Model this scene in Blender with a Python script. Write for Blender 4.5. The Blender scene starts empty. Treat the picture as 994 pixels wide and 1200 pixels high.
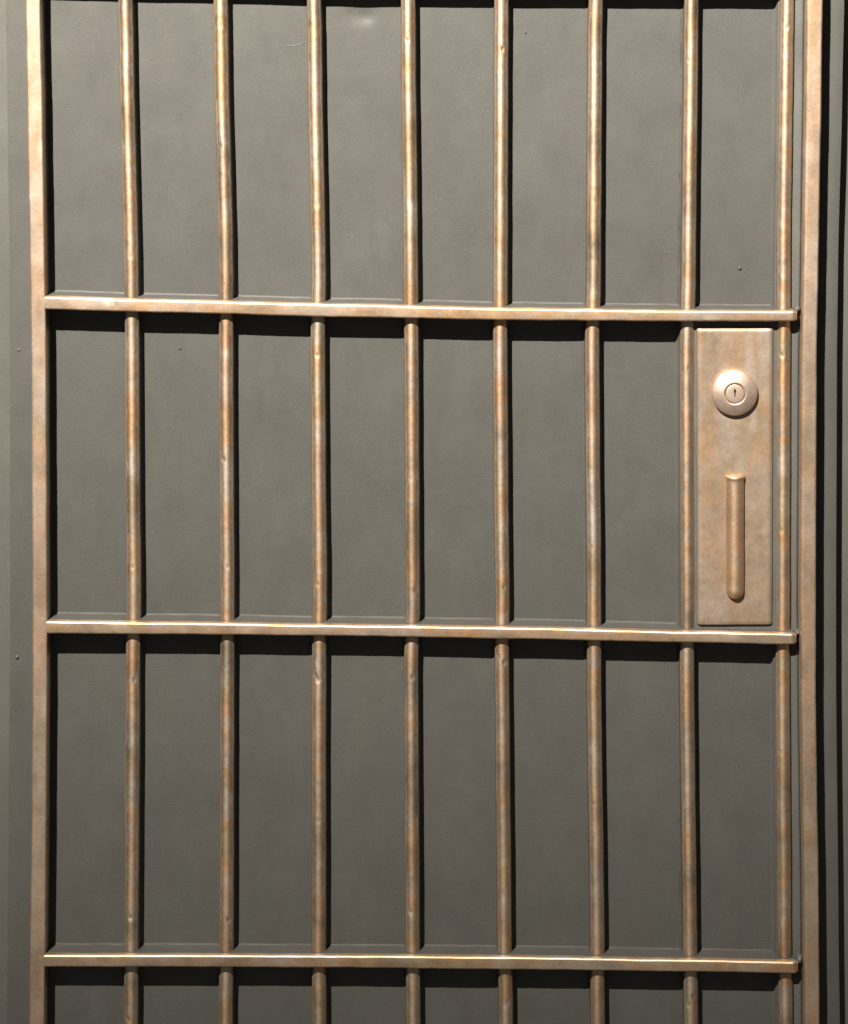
# Bronze-painted relief of a barred cell door on a dark grey panel, lit by one lamp from upper left.
import bpy, bmesh, math, random
from mathutils import Vector, noise

random.seed(11)
S = bpy.context.scene
COL = S.collection
MM = 0.001

# ------------------------------------------------------------------ camera
W, H = 994.0, 1200.0            # the photo at about one millimetre per pixel on the panel
D = 3800.0                      # camera distance from the panel
CX, CZ = 150.0, 790.0           # the lens stands level, above the lock
cam_d = bpy.data.cameras.new('camera')
cam = bpy.data.objects.new('camera', cam_d)
COL.objects.link(cam)
cam.location = (CX*MM, -D*MM, CZ*MM)
cam.rotation_euler = (math.radians(90), 0, 0)
cam_d.sensor_fit = 'HORIZONTAL'
cam_d.sensor_width = 36
cam_d.lens = 36*D/W
cam_d.shift_x = -CX/W
cam_d.shift_y = -CZ/W
cam_d.clip_end = 100
S.camera = cam


def P(px, py, d=0.0):
    """world point (mm) at depth d in front of the panel; the door was measured in these units"""
    x, z = px - W/2, H/2 - py
    k = (D - d)/D
    return Vector((CX + (x-CX)*k, -d, CZ + (z-CZ)*k))


def lerp_table(tab, y):
    if y <= tab[0][0]:
        return tab[0][1]
    for (a, va), (b, vb) in zip(tab, tab[1:]):
        if y <= b:
            t = (y-a)/(b-a)
            t = t*t*(3-2*t)*0.5 + t*0.5
            return va + (vb-va)*t
    return tab[-1][1]


def n3(x, y, z, s=1.0, seed=0.0):
    return noise.noise(Vector((x*s + seed*7.31, y*s - seed*3.7, z*s + seed*1.9)))


# ------------------------------------------------------------------ materials
def nodes(name):
    m = bpy.data.materials.new(name)
    m.use_nodes = True
    nt = m.node_tree
    bs = nt.nodes['Principled BSDF']
    return m, nt, bs


def N(nt, typ, **kw):
    n = nt.nodes.new(typ)
    for k, v in kw.items():
        setattr(n, k, v)
    return n


def noise_node(nt, vec, scale, detail=4, rough=0.55, dist=0.0):
    n = N(nt, 'ShaderNodeTexNoise')
    n.inputs['Scale'].default_value = scale
    n.inputs['Detail'].default_value = detail
    n.inputs['Roughness'].default_value = rough
    n.inputs['Distortion'].default_value = dist
    nt.links.new(vec, n.inputs['Vector'])
    return n.outputs['Fac']


def mapping(nt, vec, scale, loc=(0, 0, 0)):
    mp = N(nt, 'ShaderNodeMapping')
    mp.inputs['Scale'].default_value = scale
    mp.inputs['Location'].default_value = loc
    nt.links.new(vec, mp.inputs['Vector'])
    return mp.outputs['Vector']


def ramp(nt, fac, stops, interp='LINEAR'):
    r = N(nt, 'ShaderNodeValToRGB')
    r.color_ramp.interpolation = interp
    el = r.color_ramp.elements
    while len(el) < len(stops):
        el.new(0.5)
    for e, (p, c) in zip(el, stops):
        e.position = p
        e.color = (*c, 1) if len(c) == 3 else c
    nt.links.new(fac, r.inputs['Fac'])
    return r.outputs['Color']


def math_n(nt, op, a, b=None, clamp=False):
    n = N(nt, 'ShaderNodeMath', operation=op, use_clamp=clamp)
    for i, v in enumerate((a, b)):
        if v is None:
            continue
        if isinstance(v, (int, float)):
            n.inputs[i].default_value = v
        else:
            nt.links.new(v, n.inputs[i])
    return n.outputs[0]


def mixc(nt, fac, a, b, mode='MIX'):
    n = N(nt, 'ShaderNodeMix', data_type='RGBA', blend_type=mode)
    for key, v in ((0, fac), (6, a), (7, b)):
        if isinstance(v, (int, float)):
            n.inputs[key].default_value = v
        elif isinstance(v, tuple):
            n.inputs[key].default_value = (*v, 1)
        else:
            nt.links.new(v, n.inputs[key])
    return n.outputs[2]


def grey_colour(nt, oc, base, tint):
    big = noise_node(nt, oc, 6.0, 6, 0.62, 0.5)
    c = ramp(nt, big, [(0.28, tuple(v*0.90 for v in base)), (0.45, base), (0.56, tint), (0.72, tuple(v*1.10 for v in tint))])
    mid = noise_node(nt, mapping(nt, oc, (34, 34, 16), (2, 5, 1)), 1.0, 6, 0.65, 0.3)
    c = mixc(nt, 1.0, c, ramp(nt, mid, [(0.3, (0.93, 0.93, 0.93)), (0.7, (1.07, 1.07, 1.06))]), 'MULTIPLY')
    fl = noise_node(nt, oc, 900.0, 1, 0.4)
    gate = noise_node(nt, oc, 24.0, 3, 0.6)
    fm = math_n(nt, 'MULTIPLY', math_n(nt, 'MULTIPLY', math_n(nt, 'SUBTRACT', fl, 0.73, True), 14.0, True),
                math_n(nt, 'MULTIPLY', math_n(nt, 'SUBTRACT', gate, 0.55, True), 9.0, True))
    c = mixc(nt, fm, c, (0.30, 0.29, 0.26))
    grain = noise_node(nt, oc, 520.0, 2, 0.7)
    c = mixc(nt, 1.0, c, ramp(nt, grain, [(0.25, (0.86, 0.86, 0.85)), (0.75, (1.14, 1.14, 1.14))]), 'MULTIPLY')
    # scuffs: faint pale rubbed patches
    sc = noise_node(nt, mapping(nt, oc, (9, 9, 5), (3, 1, 7)), 1.0, 8, 0.72, 0.4)
    m = math_n(nt, 'MULTIPLY', math_n(nt, 'SUBTRACT', sc, 0.62, True), 1.6, True)
    return mixc(nt, m, c, tuple(min(1, v*1.9) for v in base))


def grey_paint(name, base=(0.067, 0.0645, 0.0565), tint=(0.066, 0.0645, 0.056), rough=0.5):
    m, nt, bs = nodes(name)
    tc = N(nt, 'ShaderNodeTexCoord').outputs['Object']
    c = grey_colour(nt, tc, base, tint)
    nt.links.new(c, bs.inputs['Base Color'])
    rn = noise_node(nt, tc, 14, 6)
    r = math_n(nt, 'ADD', math_n(nt, 'MULTIPLY', rn, 0.36), rough-0.18)
    nt.links.new(r, bs.inputs['Roughness'])
    bs.inputs['Specular IOR Level'].default_value = 0.42
    h1 = noise_node(nt, tc, 420, 3, 0.6)
    h2 = noise_node(nt, tc, 60, 4, 0.5)
    h = math_n(nt, 'ADD', math_n(nt, 'MULTIPLY', h1, 0.45), h2)
    b = N(nt, 'ShaderNodeBump')
    b.inputs['Strength'].default_value = 0.22
    b.inputs['Distance'].default_value = 0.0012
    nt.links.new(h, b.inputs['Height'])
    nt.links.new(b.outputs['Normal'], bs.inputs['Normal'])
    return m


def bronze(name, stretch, edge_depth, edge_soft=3.0, foot=6.0, seed=0.0, gain=1.0, metal=0.95, rough=0.50, bump=0.16, tarnish=3.4, brush=0.0, cream=None, mean=None, blend=0.0, undercoat=(0.070, 0.067, 0.058)):
    """mottled bronze paint brushed over grey: bright bronze on what stands proud of edge_depth (mm),
    a thin brown wash behind it, partly painted shade on the bar sides, and the grey undercoat below foot"""
    m, nt, bs = nodes(name)
    tc = N(nt, 'ShaderNodeTexCoord').outputs['Object']
    K = lambda r, gg, b: (r*gain, gg*gain, b*gain)
    a = noise_node(nt, mapping(nt, tc, stretch, (seed, seed*0.7, -seed)), 1.0, 2.5, 0.55, 0.2)
    c1 = ramp(nt, a, [(0.26, K(0.62, 0.53, 0.40)), (0.36, K(0.76, 0.56, 0.39)), (0.44, K(0.76, 0.50, 0.29)),
                      (0.50, K(0.76, 0.60, 0.44)), (0.57, K(0.80, 0.48, 0.25)), (0.64, K(0.64, 0.50, 0.30)),
                      (0.72, K(0.86, 0.70, 0.57))])
    p = noise_node(nt, mapping(nt, tc, tuple(v*1.7 for v in stretch), (seed+4, 2, 9)), 1.0, 3, 0.6)
    c1 = mixc(nt, math_n(nt, 'MULTIPLY', math_n(nt, 'SUBTRACT', p, 0.50, True), 4.2, True), c1, K(0.80, 0.69, 0.57))
    q = noise_node(nt, mapping(nt, tc, tuple(v*1.3 for v in stretch), (seed-8, 5, 1)), 1.0, 4, 0.62)
    c1 = mixc(nt, math_n(nt, 'MULTIPLY', math_n(nt, 'SUBTRACT', q, 0.50, True), tarnish, True), c1, K(0.40, 0.31, 0.21))
    if mean:
        c1 = mixc(nt, blend, c1, K(*mean))
    f = noise_node(nt, tc, 260, 3, 0.65)
    c1 = mixc(nt, 1.0, c1, ramp(nt, f, [(0.25, (0.84, 0.83, 0.82)), (0.5, (1, 1, 1)), (0.78, (1.10, 1.10, 1.09))]), 'MULTIPLY')
    sep = N(nt, 'ShaderNodeSeparateXYZ')
    nt.links.new(tc, sep.inputs[0])
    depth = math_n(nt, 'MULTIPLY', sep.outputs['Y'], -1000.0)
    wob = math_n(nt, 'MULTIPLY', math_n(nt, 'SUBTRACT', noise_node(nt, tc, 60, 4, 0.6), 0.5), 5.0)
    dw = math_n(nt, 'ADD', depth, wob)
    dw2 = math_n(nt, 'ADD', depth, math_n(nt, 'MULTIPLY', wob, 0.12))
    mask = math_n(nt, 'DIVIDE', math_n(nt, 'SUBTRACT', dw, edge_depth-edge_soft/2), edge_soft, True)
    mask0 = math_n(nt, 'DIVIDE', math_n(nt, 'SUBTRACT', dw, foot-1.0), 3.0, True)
    if cream:                                   # optional painted highlight: paler colour on the foremost skin
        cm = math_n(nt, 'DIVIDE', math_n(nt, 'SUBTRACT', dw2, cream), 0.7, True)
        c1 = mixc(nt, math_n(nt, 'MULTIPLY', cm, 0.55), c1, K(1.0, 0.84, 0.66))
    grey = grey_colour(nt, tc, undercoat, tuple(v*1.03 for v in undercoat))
    wash = mixc(nt, q, (0.120, 0.092, 0.070), (0.075, 0.063, 0.053))  # brown paint margin, doubling as painted shade on the bar sides
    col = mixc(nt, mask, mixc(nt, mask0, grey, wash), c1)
    nt.links.new(col, bs.inputs['Base Color'])
    nt.links.new(math_n(nt, 'MULTIPLY', mask, metal), bs.inputs['Metallic'])
    nt.links.new(math_n(nt, 'ADD', math_n(nt, 'MULTIPLY', mask, 0.35), 0.15), bs.inputs['Specular IOR Level'])
    rn = noise_node(nt, tc, 45, 4, 0.55)
    nt.links.new(math_n(nt, 'ADD', math_n(nt, 'MULTIPLY', rn, 0.20), rough-0.10), bs.inputs['Roughness'])
    h1 = noise_node(nt, tc, 280, 3, 0.6)
    h2 = noise_node(nt, tc, 80, 3, 0.5)
    h = math_n(nt, 'ADD', math_n(nt, 'MULTIPLY', h1, 0.5), math_n(nt, 'MULTIPLY', h2, 0.6))
    b = N(nt, 'ShaderNodeBump')
    b.inputs['Strength'].default_value = bump
    b.inputs['Distance'].default_value = 0.0014
    nt.links.new(h, b.inputs['Height'])
    nt.links.new(b.outputs['Normal'], bs.inputs['Normal'])
    if brush:                                   # brushed round the bar: the sheen runs along its length
        t = N(nt, 'ShaderNodeCombineXYZ')
        t.inputs[2].default_value = 1.0
        nt.links.new(t.outputs[0], bs.inputs['Tangent'])
        bs.inputs['Anisotropic'].default_value = brush
    return m


M_PANEL = grey_paint('grey_panel_paint')
M_JAMB = grey_paint('grey_jamb_paint', (0.082, 0.079, 0.067), (0.084, 0.082, 0.069))
M_STRIP = grey_paint('grey_strip_paint', (0.088, 0.085, 0.075), (0.094, 0.091, 0.080))
BROWN, PALE = (0.70, 0.48, 0.32), (0.84, 0.66, 0.54)
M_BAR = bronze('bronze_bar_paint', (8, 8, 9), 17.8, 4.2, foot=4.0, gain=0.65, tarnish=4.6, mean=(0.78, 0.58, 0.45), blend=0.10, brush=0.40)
M_STILE = bronze('bronze_stile_paint', (26, 26, 6), 14.0, 8.0, seed=3, gain=0.78, mean=(0.80, 0.60, 0.46), blend=0.35, bump=0.10)
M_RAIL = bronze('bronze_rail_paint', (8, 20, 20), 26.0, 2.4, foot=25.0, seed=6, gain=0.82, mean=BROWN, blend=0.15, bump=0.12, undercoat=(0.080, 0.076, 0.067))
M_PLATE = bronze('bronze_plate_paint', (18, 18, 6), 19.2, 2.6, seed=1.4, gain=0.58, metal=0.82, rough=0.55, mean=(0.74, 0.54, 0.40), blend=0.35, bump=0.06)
M_PULL = bronze('bronze_handle_paint', (6, 6, 12), 5.0, 3.0, foot=1, seed=2.6, gain=0.72, metal=0.86, mean=(0.76, 0.50, 0.31), blend=0.5, brush=0.3)
M_KNOB = bronze('pale_bronze_lock_paint', (20, 20, 20), 5.0, 3.0, foot=1, seed=5, gain=0.74, rough=0.52, metal=0.84, mean=PALE, blend=0.75)


def plain(name, col, rough):
    m, nt, bs = nodes(name)
    tc = N(nt, 'ShaderNodeTexCoord').outputs['Object']
    g = noise_node(nt, tc, 200, 3)
    c = ramp(nt, g, [(0.3, tuple(v*0.7 for v in col)), (0.7, tuple(v*1.3 for v in col))])
    nt.links.new(c, bs.inputs['Base Color'])
    bs.inputs['Roughness'].default_value = rough
    return m


M_DARK = plain('keyway_dark', (0.012, 0.010, 0.009), 0.7)


# ------------------------------------------------------------------ mesh helpers
def link_obj(name, verts, faces, mat, parent=None, smooth=True, angle=38):
    me = bpy.data.meshes.new(name)
    me.from_pydata([tuple(Vector(v)*MM) for v in verts], [], faces)
    bm = bmesh.new()
    bm.from_mesh(me)
    bmesh.ops.recalc_face_normals(bm, faces=bm.faces)
    bm.to_mesh(me)
    bm.free()
    me.materials.append(mat)
    if smooth:
        for p in me.polygons:
            p.use_smooth = True
        me.set_sharp_from_angle(angle=math.radians(angle))
    me.update()
    o = bpy.data.objects.new(name, me)
    COL.objects.link(o)
    if parent:
        o.parent = parent
    return o


def sweep(rows, closed=True, caps=True):
    """rows: list of equally long rings -> verts, faces"""
    n = len(rows[0])
    V = [p for r in rows for p in r]
    F = []
    for i in range(len(rows)-1):
        for j in range(n if closed else n-1):
            k = (j+1) % n
            F.append((i*n+j, i*n+k, (i+1)*n+k, (i+1)*n+j))
    if caps:
        F.append(tuple(range(n))[::-1])
        F.append(tuple((len(rows)-1)*n + j for j in range(n)))
    return V, F


def merge(*parts):
    V, F = [], []
    for v, f in parts:
        o = len(V)
        V += list(v)
        F += [tuple(i+o for i in q) for q in f]
    return V, F


def dome(c, rx, rz, h, seg=14, rings=5, seed=0.0):
    """a low rounded lump on the panel"""
    V, F = [], []
    for i in range(rings):
        a = i/(rings-1)*math.pi/2
        for j in range(seg):
            t = 2*math.pi*j/seg
            w = 1 + 0.25*n3(math.cos(t), math.sin(t), i*0.2, 1.3, seed)
            V.append((c[0]+rx*w*math.cos(a)*math.cos(t), c[1]-h*math.sin(a)+0.15, c[2]+rz*w*math.cos(a)*math.sin(t)))
    for i in range(rings-1):
        for j in range(seg):
            k = (j+1) % seg
            F.append((i*seg+j, i*seg+k, (i+1)*seg+k, (i+1)*seg+j))
    return V, F


Y0, Y1 = -300.0, 1500.0          # the door goes on above and below the picture

# ------------------------------------------------------------------ the door
door = bpy.data.objects.new('cell_door', None)
door.empty_display_size = 0.1
COL.objects.link(door)
door['label'] = 'barred bronze cell door on a dark grey panel with lock plate and pull handle'
door['category'] = 'door'
door['kind'] = 'thing'

SLAB_L = [(-300, 5), (0, 7), (100, 8.5), (330, 11.5), (700, 12), (1000, 9.8), (1200, 8), (1500, 6)]
SLAB_R = [(-300, 994), (0, 989.6), (95, 987.5), (315, 982.3), (415, 981), (700, 980), (790, 980), (1095, 983), (1195, 984.3), (1500, 987)]


def panel_height(px, py):
    h = 0.55*n3(px, py, 0, 0.006, 1) + 0.30*n3(px, py, 0, 0.017, 2)
    # shallow dent near the top
    dx, dy = (px-424)/17.0, (py-18)/10.0
    r2 = dx*dx + dy*dy
    if r2 < 9:
        h -= 2.6*math.exp(-r2*1.3)*(1+0.7*n3(px, py, 0, 0.09, 4))
    return h


def build_panel():
    step = 5.0
    ny = int((Y1-Y0)/step)
    nx = 196
    V, F = [], []
    for i in range(ny+1):
        py = Y0 + (Y1-Y0)*i/ny
        xl, xr = lerp_table(SLAB_L, py), lerp_table(SLAB_R, py)
        for j in range(nx+1):
            px = xl + (xr-xl)*j/nx
            d = panel_height(px, py)
            if j == 0 or j == nx:
                d -= 1.2
            V.append(P(px, py, d))
    for i in range(ny):
        for j in range(nx):
            a = i*(nx+1)+j
            F.append((a, a+1, a+nx+2, a+nx+1))
    # edges and back of the slab
    back = 22.0
    base = len(V)
    border = [j for j in range(nx+1)] + [i*(nx+1)+nx for i in range(1, ny+1)] + \
             [ny*(nx+1)+j for j in range(nx-1, -1, -1)] + [i*(nx+1) for i in range(ny-1, 0, -1)]
    for b in border:
        v = V[b]
        V.append(Vector((v[0], back, v[2])))
    m = len(border)
    for k in range(m):
        F.append((border[k], border[(k+1) % m], base+(k+1) % m, base+k))
    F.append(tuple(base+k for k in range(m)))
    parts = [(V, F)]
    # dried paint nibs and one raised hair in the paint
    for s, (px, py, r, h) in enumerate([(616, 38, 1.7, 1.5), (867, 314, 2.6, 2.2), (211, 408, 1.9, 1.6), (20, 770, 3.0, 2.2),
                                        (429, 68, 1.0, 0.8), (351, 23, 1.0, 0.8), (781, 296, 1.6, .9), (739, 207, 0.9, .7),
                                        (102, 1010, 1.0, .8), (471, 1018, 1.1, .9), (313, 820, 1.3, .7), (466, 710, 1.4, .8), (447, 86, .9, .7),
                                        (779, 777, 1.0, .9), (650, 86, .9, .6), (60, 910, 1.1, .7), (22, 410, 2.2, .8), (900, 1098, 1.2, 1)]):
        c = P(px, py, panel_height(px, py))
        parts.append(dome(c, r*0.9, r, h, seed=s))
    pts = [(327, 54), (334, 54.2), (341, 53.6), (348, 52.8), (353, 51.6), (356.5, 50)]
    rows = []
    for i, (px, py) in enumerate(pts):
        rr = 0.25 + 0.3*i/len(pts)
        c = P(px, py, panel_height(px, py)+0.2)
        rows.append([(c[0], c[1]-rr*math.cos(t), c[2]+rr*math.sin(t)) for t in [k*math.pi/3 for k in range(6)]])
    parts.append(sweep(rows))
    V, F = merge(*parts)
    return link_obj('panel', V, F, M_PANEL, door)


build_panel()

# ---- stiles: upright bronze box bars at the two sides
STILE_1 = ([(-300, 27), (0, 29.6), (150, 32), (300, 34.5), (410, 36.2), (700, 37.6), (790, 37.8), (1000, 36.4), (1100, 34.8), (1200, 34), (1500, 32)],
           [(-300, 45), (0, 47.2), (150, 50), (300, 52.3), (410, 54), (700, 55.3), (790, 55.3), (1000, 54), (1100, 53), (1200, 51.7), (1500, 49)])
STILE_2 = ([(-300, 950), (0, 945), (95, 944), (315, 941), (415, 939), (700, 937.4), (790, 938.3), (1095, 942), (1200, 942.6), (1500, 946)],
           [(-300, 969), (0, 964.4), (95, 963), (315, 959.4), (415, 957.4), (700, 956.5), (790, 956.3), (1095, 960), (1200, 960.6), (1500, 964)])


def build_stile(tabs, depth, seed, lbev, rbev):
    rows = []
    n = int((Y1-Y0)/6)
    for i in range(n+1):
        py = Y0 + (Y1-Y0)*i/n
        w1 = 0.35*n3(0, py, 0, 0.02, seed) + 0.25*n3(0, py, 0, 0.09, seed+1)
        w2 = 0.35*n3(0, py, 0, 0.02, seed+2) + 0.25*n3(0, py, 0, 0.09, seed+3)
        df = 0.25*n3(0, py, 0, 0.03, seed+4)
        L = P(lerp_table(tabs[0], py)+w1, py, depth)
        R = P(lerp_table(tabs[1], py)+w2, py, depth)
        z = L[2]
        l, r = L[0], R[0]
        prof = [(l-1.5, 0.0 - 1), (l-0.2, depth*0.5), (l, depth-lbev)]
        for k in (0.3, 0.6, 1.0):
            a = k*math.pi/2
            prof.append((l+lbev*(1-math.cos(a)), depth-lbev+lbev*math.sin(a)+df))
        prof += [(l+lbev+0.7, depth+df+0.04), (r-rbev-0.7, depth+df+0.04)]
        for k in (0.0, 0.4, 0.7, 1.0):
            a = math.pi/2*(1-k)
            prof.append((r-rbev*(1-math.cos(a)), depth-rbev+rbev*math.sin(a)+df))
        prof += [(r+0.2, depth*0.5), (r+1.5, -1.0)]
        rows.append([(x, -d, z) for x, d in prof])
    V, F = sweep(rows)
    return link_obj('stile', V, F, M_STILE, door)


build_stile(STILE_1, 31.0, 10, 2.2, 1.6)
build_stile(STILE_2, 31.0, 20, 3.8, 1.6)

# ---- rails: level bronze box bars, welded to the hinge-side stile, stopping short of the other
RAILS = [
    ([(40, -42.5), (200, -38), (400, -33.5), (600, -30.5), (800, -29), (934, -28.5)],
     [(40, -25.5), (200, -22), (400, -17.5), (600, -16), (800, -15), (934, -15)], 933.5),
    ([(40, 346), (55, 346.6), (200, 350.7), (400, 355.6), (600, 360.4), (800, 363), (934, 363.4)],
     [(40, 362), (55, 362.7), (200, 366.4), (400, 371.4), (600, 375), (800, 376.4), (934, 376.5)], 932.8),
    ([(40, 726.6), (55, 726.8), (200, 728.6), (400, 731.6), (600, 734.2), (800, 739), (934, 741.3)],
     [(40, 742.4), (55, 742.6), (200, 743.2), (400, 745), (600, 748.6), (800, 752.8), (934, 755.4)], 932.0),
    ([(40, 1117.6), (55, 1117.8), (200, 1118), (400, 1118.6), (600, 1120.2), (800, 1123.4), (934, 1125.8)],
     [(40, 1133), (55, 1133), (200, 1133), (400, 1133.8), (600, 1136), (800, 1138.4), (934, 1140.4)], 934.0),
]
RD = 31.0


def build_rail(tt, tb, xend, seed):
    rows = []
    x0 = 46.0
    xs = []
    x = x0
    while x < xend-6:
        xs.append(x)
        x += 5
    xs += [xend-6, xend-4, xend-2.4, xend-1.2, xend-0.4, xend]
    for px in xs:
        e = max(0.0, (px-(xend-4))/4)          # rounded end
        dd = RD - 2.6*e*e
        wt = 0.3*n3(px, 0, 0, 0.03, seed) + 0.22*n3(px, 0, 0, 0.13, seed+1)
        wb = 0.35*n3(px, 0, 0, 0.03, seed+2) + 0.3*n3(px, 0, 0, 0.13, seed+3)
        pt = P(px, lerp_table(tt, px)+wt, 28)
        pb = P(px, lerp_table(tb, px)+wb, 29)
        zt, zb, xx = pt[2]-1.2*e*e, pb[2]+0.6*e*e, pt[0]
        rid = 0.1 + 0.8*max(0, n3(px, 3, 0, 0.06, seed+5)) + 0.5*abs(n3(px, 3, 0, 0.4, seed+6))
        df = 0.2*n3(px, 0, 0, 0.04, seed+7)
        bump = 0.7*math.exp(-((px-126)/3.5)**2) if seed == 41 else 0.0
        prof = [(zt+3.4, -1.5), (zt+3.0, rid*0.6), (zt+2.2, 0.9*rid+0.2), (zt+1.2, 0.9), (zt+0.9, 8), (zt+0.5, 18), (zt+0.15, dd-4.2),
                (zt-0.35, dd-2.2-bump*0.4), (zt-1.1, dd-0.9-bump), (zt-1.9, dd-0.25-bump), (zt-2.7, dd+df-bump), (zt-3.4, dd+df+0.05-bump*.6), (zb+2.2, dd+df), (zb+1.6, dd-0.05+df), (zb+0.7, dd-0.6),
                (zb+0.1, dd-1.8), (zb-0.2, dd*0.5), (zb-0.7, -1.5)]
        rows.append([(xx, -d, z) for z, d in prof])
    # slanted end face: foot runs out further than the front
    last = rows[-1]
    foot = []
    for (x, y, z) in last:
        t = 1 - min(1, max(0, -y/RD))
        foot.append((x+1.2+3.0*t, y if -y < 4 else y+1.2, z))
    rows.append(foot)
    V, F = sweep(rows)
    return link_obj('rail', V, F, M_RAIL, door)


for i, (a, b, c) in enumerate(RAILS):
    build_rail(a, b, c, 40+i)

# ---- eight round bars running up behind the rails
YS = (-300, 0, 50, 325, 405, 710, 785, 1100, 1175, 1500)
BARS = [
    (146, 147.5, 148.7, 154.6, 155.2, 157.4, 156.4, 154.5, 154.0, 152),
    (257, 259, 259.7, 265.5, 265.4, 267.0, 266.7, 266.0, 265.2, 263),
    (366, 368.5, 369.3, 373.6, 373.0, 375.3, 374.2, 374.2, 374.6, 374),
    (478, 478.6, 479.0, 481.9, 482.6, 484.0, 482.2, 484.0, 484.5, 486),
    (589, 588, 587.7, 587.0, 586.4, 589.0, 588.7, 591.5, 593.0, 596),
    (701, 698.6, 697.5, 696.2, 694.2, 696.5, 696.5, 700.3, 700.6, 703),
    (814, 810.8, 810.0, 807.2, 805.2, 806.0, 805.3, 809.0, 810.0, 813),
    (926, 922.4, 921.6, 918.4, 918.4, 918.0, 917.6, 919.5, 921.0, 924),
]
DENTS = [(0, 663, .9), (0, 795, 1.5), (0, 1073, 1.8), (0, 1192, 1.5), (0, 300, .6), (1, 170, 1.4), (1, 537, 1.6), (1, 663, 1.2), (1, 1076, 1.8), (1, 30, .8),
         (1, 780, .8), (2, 415, 1.5), (2, 683, 1.3), (2, 790, 1.6), (2, 795, 1.2), (2, 240, .7), (2, 960, .6), (3, 47, 1.7), (3, 690, 1.3), (3, 792, 1.6), (3, 1066, 1.5), (3, 560, .6),
         (4, 57, 1.8), (4, 687, 1.4), (4, 775, 1.8), (4, 768, 1.3), (4, 1172, 1.6), (4, 640, .7), (5, 640, .8), (5, 235, .7), (5, 940, .7), (6, 1165, 1.5), (6, 1175, 1.3),
         (6, 70, .8), (6, 430, .9), (7, 32, 1.0), (7, 415, 1.2), (7, 620, .8), (7, 880, .8)]
RIDGE = (0.0, 0.05, 0.2, 0.25, 0.3, 0.6, 0.9, 0.9)
BC, BR = 13.0, 8.75               # axis depth, radius


def build_bar(k):
    tab = list(zip(YS, BARS[k]))
    dents = [(py, s, random.uniform(-0.5, 0.35), random.uniform(1.8, 2.6)) for kk, py, s in DENTS if kk == k]
    rows = []
    n = int((Y1-Y0)/2.5)
    for i in range(n+1):
        py = Y0 + (Y1-Y0)*i/n
        wob = 0.35*n3(k*9, py, 0, 0.012, 60+k) + 0.18*n3(k*9, py, 0, 0.06, 61+k)
        c = P(lerp_table(tab, py)+wob, py, BC)
        r = BR*(1 + 0.018*n3(k*5, py, 0, 0.02, 70+k) + 0.010*n3(k*5, py, 0, 0.12, 71+k))
        cd = BC + 0.3*n3(k*5, py, 0, 0.015, 72+k)
        ring = []
        rg = RIDGE[k]*(0.5 + 0.9*max(0, n3(k*3, py, 0, 0.05, 73+k)) + 1.1*max(0, n3(k*3, py, 0, 0.35, 74+k)))
        # left foot: small fillet bead of paint where the bar meets the panel
        ring += [(-13.0, -1.5), (-12.3, 0.1+0.7*rg), (-11.7, 0.2+1.1*rg), (-11.0, 0.2+0.5*rg), (-9.6, 0.7), (-8.8, 3.2), (-r*0.985, 8.0)]
        m = 22
        for j in range(m+1):
            a = math.radians(176 - 172*j/m)           # round face from left to right
            nx, nd = math.cos(a), math.sin(a)
            rr = r
            for (dy, s, ax, w) in dents:
                q = ((py-dy)/w)**2 + ((nx-ax)*r/(w*1.1))**2
                if q < 9 and nd > 0:
                    rr += 0.8*s*(-math.exp(-q) + 0.12*math.exp(-((math.sqrt(q)-1.5)**2)*3))
            rr += 0.09*n3(nx*8, py, nd*8, 0.22, 80+k)
            ring.append((rr*nx, cd+rr*nd))
        ring += [(r*0.985, 8.0), (8.7, 3.2), (9.6, 1.0), (11.4, 0.3), (12.6, -1.5)]
        rows.append([(c[0]+x, -d, c[2]) for x, d in ring])
    V, F = sweep(rows)
    return link_obj('bar', V, F, M_BAR, door, angle=60)


for k in range(8):
    build_bar(k)

# ---- raised grey strip under the last bar, and the lock box between the last two bars
SF = 13.0


def build_strip():
    rows = []
    n = int((Y1-Y0)/5)
    b8 = list(zip(YS, BARS[7]))
    for i in range(n+1):
        py = Y0 + (Y1-Y0)*i/n
        w = 0.4*n3(2, py, 0, 0.06, 90) + 0.3*n3(2, py, 0, 0.3, 91)
        xl = P(lerp_table(b8, py)-9.5, py, SF)[0]
        xr = P(lerp_table(STILE_2[0], py)+3, py, SF)[0]
        z = P(0, py, SF)[2]
        xm = P(lerp_table(STILE_2[0], py)-3.6, py, SF)[0]
        prof = [(xl-6, -1.2), (xl-4.5, 0.8+0.5*w), (xl-3.0, 2.5), (xl-1.5, 8), (xl, SF-2), (xl+3, SF-0.6), (xm-4, SF-0.5), (xm-2.4, SF+0.1+0.25*w), (xm-0.6, SF+1.5+w),
                (xm+0.8, SF+0.5), (xm+1.6, SF-1.5), (xr, SF-2), (xr, -1.2)]
        rows.append([(x, -d, z) for x, d in prof])
    parts = [sweep(rows)]
    for s, (px, py, rx, rz) in enumerate([(934, 361.5, 4.2, 4.6), (934.5, 740.5, 4.2, 4.0), (936.5, 1124, 4.6, 6.0)]):
        c = P(px, py, SF)
        parts.append(dome((c[0], c[1]-0.5, c[2]), rx, rz, 7.5, seg=18, rings=7, seed=30+s))
    V, F = merge(*parts)
    return link_obj('edge_strip', V, F, M_STRIP, door)


build_strip()


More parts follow.
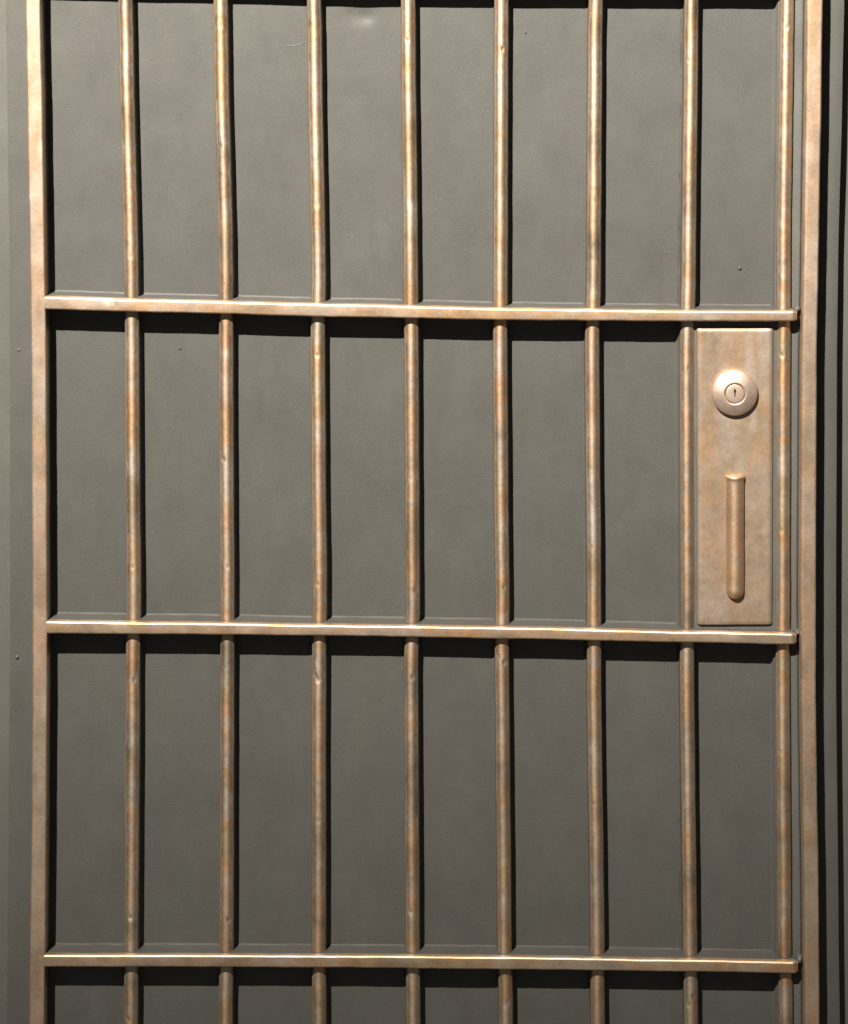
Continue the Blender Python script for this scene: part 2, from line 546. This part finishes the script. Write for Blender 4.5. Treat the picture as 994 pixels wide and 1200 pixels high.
def build_box():
    rows = []
    BF = 17.6
    for py in [370 + 5*i for i in range(76)]:
        xl = P(lerp_table(list(zip(YS, BARS[6])), py)-9.0, py, BF)[0]
        xr = P(lerp_table(list(zip(YS, BARS[7])), py)-2, py, BF)[0]
        z = P(0, py, BF)[2]
        w = 0.4*n3(2, py, 0, 0.07, 92)
        prof = [(xl-5.2, -1.3), (xl-3.6, 1.0+w), (xl-2.2, 3.0), (xl-0.8, 8), (xl+0.4, 12.0), (xl+1.4, BF-1.6), (xl+3, BF-0.6+0.2*w), (xr, BF-0.6), (xr, -1.3)]
        rows.append([(x, -d, z) for x, d in prof])
    V, F = sweep(rows)
    return link_obj('lock_box', V, F, M_STRIP, door)


build_box()

# ---- lock plate
PLD = 21.5


def build_plate():
    pts = [(816.3, 384.6), (906.6, 384.4), (905.4, 733.0), (817.4, 733.4)]
    base = [P(x, y, PLD) for x, y in pts]
    nu, nv = 40, 130
    V, F = [], []

    def at(u, v):
        a = base[0].lerp(base[1], u)
        b = base[3].lerp(base[2], u)
        return a.lerp(b, v)
    w, h = 90.0, 349.0
    us = [0, .006, .014, .026, .042, .06] + [0.06 + 0.88*i/(nu-1) for i in range(1, nu-1)] + [.94, .958, .974, .986, .994, 1]
    vs = [0, .0015, .0035, .0065, .0105, .015] + [0.015 + 0.97*i/(nv-1) for i in range(1, nv-1)] + [.985, .9895, .9935, .9965, .9985, 1]
    for v in vs:
        for u in us:
            p = at(u, v)
            ex = min(u, 1-u)*w
            ez = min(v, 1-v)*h
            bx, bz = 5.6, 4.4
            d = PLD
            if ex < bx:
                d -= 3.6*(1-math.sqrt(max(0, 1-(1-ex/bx)**2)))
            if ez < bz:
                d -= 3.0*(1-math.sqrt(max(0, 1-(1-ez/bz)**2)))
            d += 0.35*n3(p[0], p[2], 0, 0.03, 95) + 0.12*n3(p[0], p[2], 0, 0.12, 96)
            V.append(Vector((p[0], -d, p[2])))
    NU, NV = len(us), len(vs)
    for i in range(NV-1):
        for j in range(NU-1):
            a = i*NU+j
            F.append((a, a+1, a+NU+1, a+NU))
    border = list(range(NU)) + [i*NU+NU-1 for i in range(1, NV)] + [(NV-1)*NU+j for j in range(NU-2, -1, -1)] + [i*NU for i in range(NV-2, 0, -1)]
    o = len(V)
    for b in border:
        p = V[b]
        V.append(Vector((p[0], -(SF-2.5), p[2])))
    m = len(border)
    for k in range(m):
        F.append((border[k], border[(k+1) % m], o+(k+1) % m, o+k))
    F.append(tuple(o+k for k in range(m)))
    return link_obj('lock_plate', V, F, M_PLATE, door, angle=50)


build_plate()


def lathe(c, prof, seg=64):
    """prof: (radius, height above the plate)"""
    rows = []
    for r, h in prof:
        rows.append([(c[0]+r*math.cos(2*math.pi*j/seg), c[1]-h, c[2]+r*math.sin(2*math.pi*j/seg)) for j in range(seg)])
    return rows


def build_lock():
    c = P(861.3, 460.6, PLD+6)
    c = Vector((c[0], -PLD, c[2]))
    prof = [(26.0, -1.0), (26.6, 2.0), (26.8, 4.0), (26.5, 5.4), (25.6, 6.2), (23.0, 7.6), (19.5, 9.2), (16.0, 10.5), (13.8, 11.2),
            (12.9, 11.3), (12.2, 11.0), (11.7, 10.2), (11.5, 8.2)]
    V, F = sweep(lathe(c, prof))
    cyl = link_obj('lock_cylinder', V, F, M_KNOB, door, angle=45)
    # plug with a real key slot cut through its face
    outer = lathe(c, [(10.9, 8.2), (10.8, 10.2), (10.3, 10.75), (9.6, 10.9)])
    seg = 64
    V, F = sweep(outer, caps=False)
    slot = []
    # keyhole outline: round top with a narrow slot below
    for j in range(seg):
        a = 2*math.pi*j/seg
        x, z = math.cos(a), math.sin(a)
        # superellipse slot; fatter at the top
        zz = 5.0*z
        wdt = 0.8 if z < 0.15 else 1.5
        xx = wdt*math.copysign(abs(x)**0.8, x)
        slot.append((c[0]+xx, c[2]+zz+0.6))
    o = (len(outer)-1)*seg
    b1 = len(V)
    V += [(x, c[1]-10.9, z) for x, z in slot]
    b2 = len(V)
    V += [(x, c[1]-7.0, z) for x, z in slot]
    for j in range(seg):
        k = (j+1) % seg
        F.append((o+j, o+k, b1+k, b1+j))
        F.append((b1+j, b1+k, b2+k, b2+j))
    plug = link_obj('key_plug', V, F, M_KNOB, cyl, angle=45)
    V = [(x, c[1]-8.8, z) for x, z in slot] + [(x, c[1]-7.8, z) for x, z in slot]
    F = [tuple(range(seg)), tuple(range(seg, 2*seg))] + [(j, (j+1) % seg, seg+(j+1) % seg, seg+j) for j in range(seg)]
    kh = link_obj('keyhole', V, F, M_DARK, cyl)
    return cyl


build_lock()


def build_pull():
    # half-round grip standing on the plate: flat slanted top with a small lip, rounded lower end
    top, bot = 556.0, 702.0
    rows = []
    m = 40
    L = bot-top
    r0, ax = 10.7, 0.6
    ys = [(0.0, 0.02), (0.0, 0.5), (0.0, 0.95), (0.5, 1.06), (1.6, 1.09), (3.2, 1.07), (4.8, 1.01), (7.0, 0.99)]
    for i in range(1, 40):
        ys.append((7 + (L-19)*i/40, 0.99))
    for q in (0.0, 0.2, 0.4, 0.58, 0.73, 0.85, 0.93, 0.98, 1.0):
        ys.append((L-12+12*q, 0.99*math.sqrt(max(0.0, 1-q**2.2))+0.01))
    for yy, sc in ys:
        py = top+yy
        c = P(861.7 + 0.3*n3(0, py, 0, 0.03, 99), py, PLD+ax)
        ring = []
        for j in range(m):
            a = 2*math.pi*j/m
            w = sc*(1+0.012*n3(math.cos(a)*5, py, math.sin(a)*5, 0.12, 98))
            z = c[2]
            if yy < 7:
                z -= (1-yy/7)*0.07*r0*w*(math.sin(a)+1)      # the flat top slopes forward a little
            ring.append((c[0]+r0*w*math.cos(a), -(PLD+ax+r0*w*math.sin(a)), z))
        rows.append(ring)
    V, F = sweep(rows)
    return link_obj('pull_handle', V, F, M_PULL, door, angle=50)


build_pull()

# ------------------------------------------------------------------ jambs either side
def build_jamb(name, label, x0, x1, lean):
    V, F = [], []
    nx, ny = 40, 180
    for i in range(ny+1):
        py = Y0 + (Y1-Y0)*i/ny
        for j in range(nx+1):
            px = x0 + (x1-x0)*j/nx
            d = -23.0 + lean*(px-(x0+x1)/2) + 0.5*n3(px, py, 0, 0.008, 33) + 0.2*n3(px, py, 0, 0.03, 34)
            V.append(P(px, py, d))
    for i in range(ny):
        for j in range(nx):
            a = i*(nx+1)+j
            F.append((a, a+1, a+nx+2, a+nx+1))
    border = list(range(nx+1)) + [i*(nx+1)+nx for i in range(1, ny+1)] + [ny*(nx+1)+j for j in range(nx-1, -1, -1)] + [i*(nx+1) for i in range(ny-1, 0, -1)]
    o = len(V)
    for b in border:
        V.append(Vector((V[b][0], 60.0, V[b][2])))
    m = len(border)
    for k in range(m):
        F.append((border[k], border[(k+1) % m], o+(k+1) % m, o+k))
    F.append(tuple(o+k for k in range(m)))
    ob = link_obj(name, V, F, M_JAMB)
    ob['label'] = label
    ob['category'] = 'door jamb'
    ob['kind'] = 'thing'
    ob['group'] = 'jambs either side of the cell door'
    return ob


build_jamb('door_jamb', 'plain grey jamb on the hinge side, left of the barred door beyond a thin seam', -260, 30, 0.0)
build_jamb('door_jamb', 'plain grey jamb on the lock side, right of the barred door beyond a dark gap', 962, 1260, 0.0)

# ------------------------------------------------------------------ light: one lamp high on the left, and a dim room
lamp_d = bpy.data.lights.new('ceiling_spotlight', 'SPOT')
lamp = bpy.data.objects.new('ceiling_spotlight', lamp_d)
COL.objects.link(lamp)
R_L = 6500.0
lamp_pos = Vector((265-0.29*R_L - W/2, -R_L, H/2 - (370 - 0.97*R_L)))
lamp.location = lamp_pos*MM
aim = Vector((-650, 0, 3080))
dirv = (aim-lamp_pos)
lamp.rotation_euler = dirv.to_track_quat('-Z', 'Y').to_euler()
lamp_d.energy = 28500
lamp_d.spot_size = math.radians(45.8)
lamp_d.spot_blend = 1.0
lamp_d.shadow_soft_size = 0.06
lamp_d.color = (1.0, 0.94, 0.87)

world = bpy.data.worlds.new('World')
S.world = world
world.use_nodes = True
bg = world.node_tree.nodes['Background']
bg.inputs['Color'].default_value = (1.0, 0.92, 0.85, 1)
bg.inputs['Strength'].default_value = 0.105

S.cycles.caustics_reflective = False
S.view_settings.view_transform = 'Standard'
S.view_settings.look = 'None'
S.view_settings.exposure = 0
S.view_settings.gamma = 1
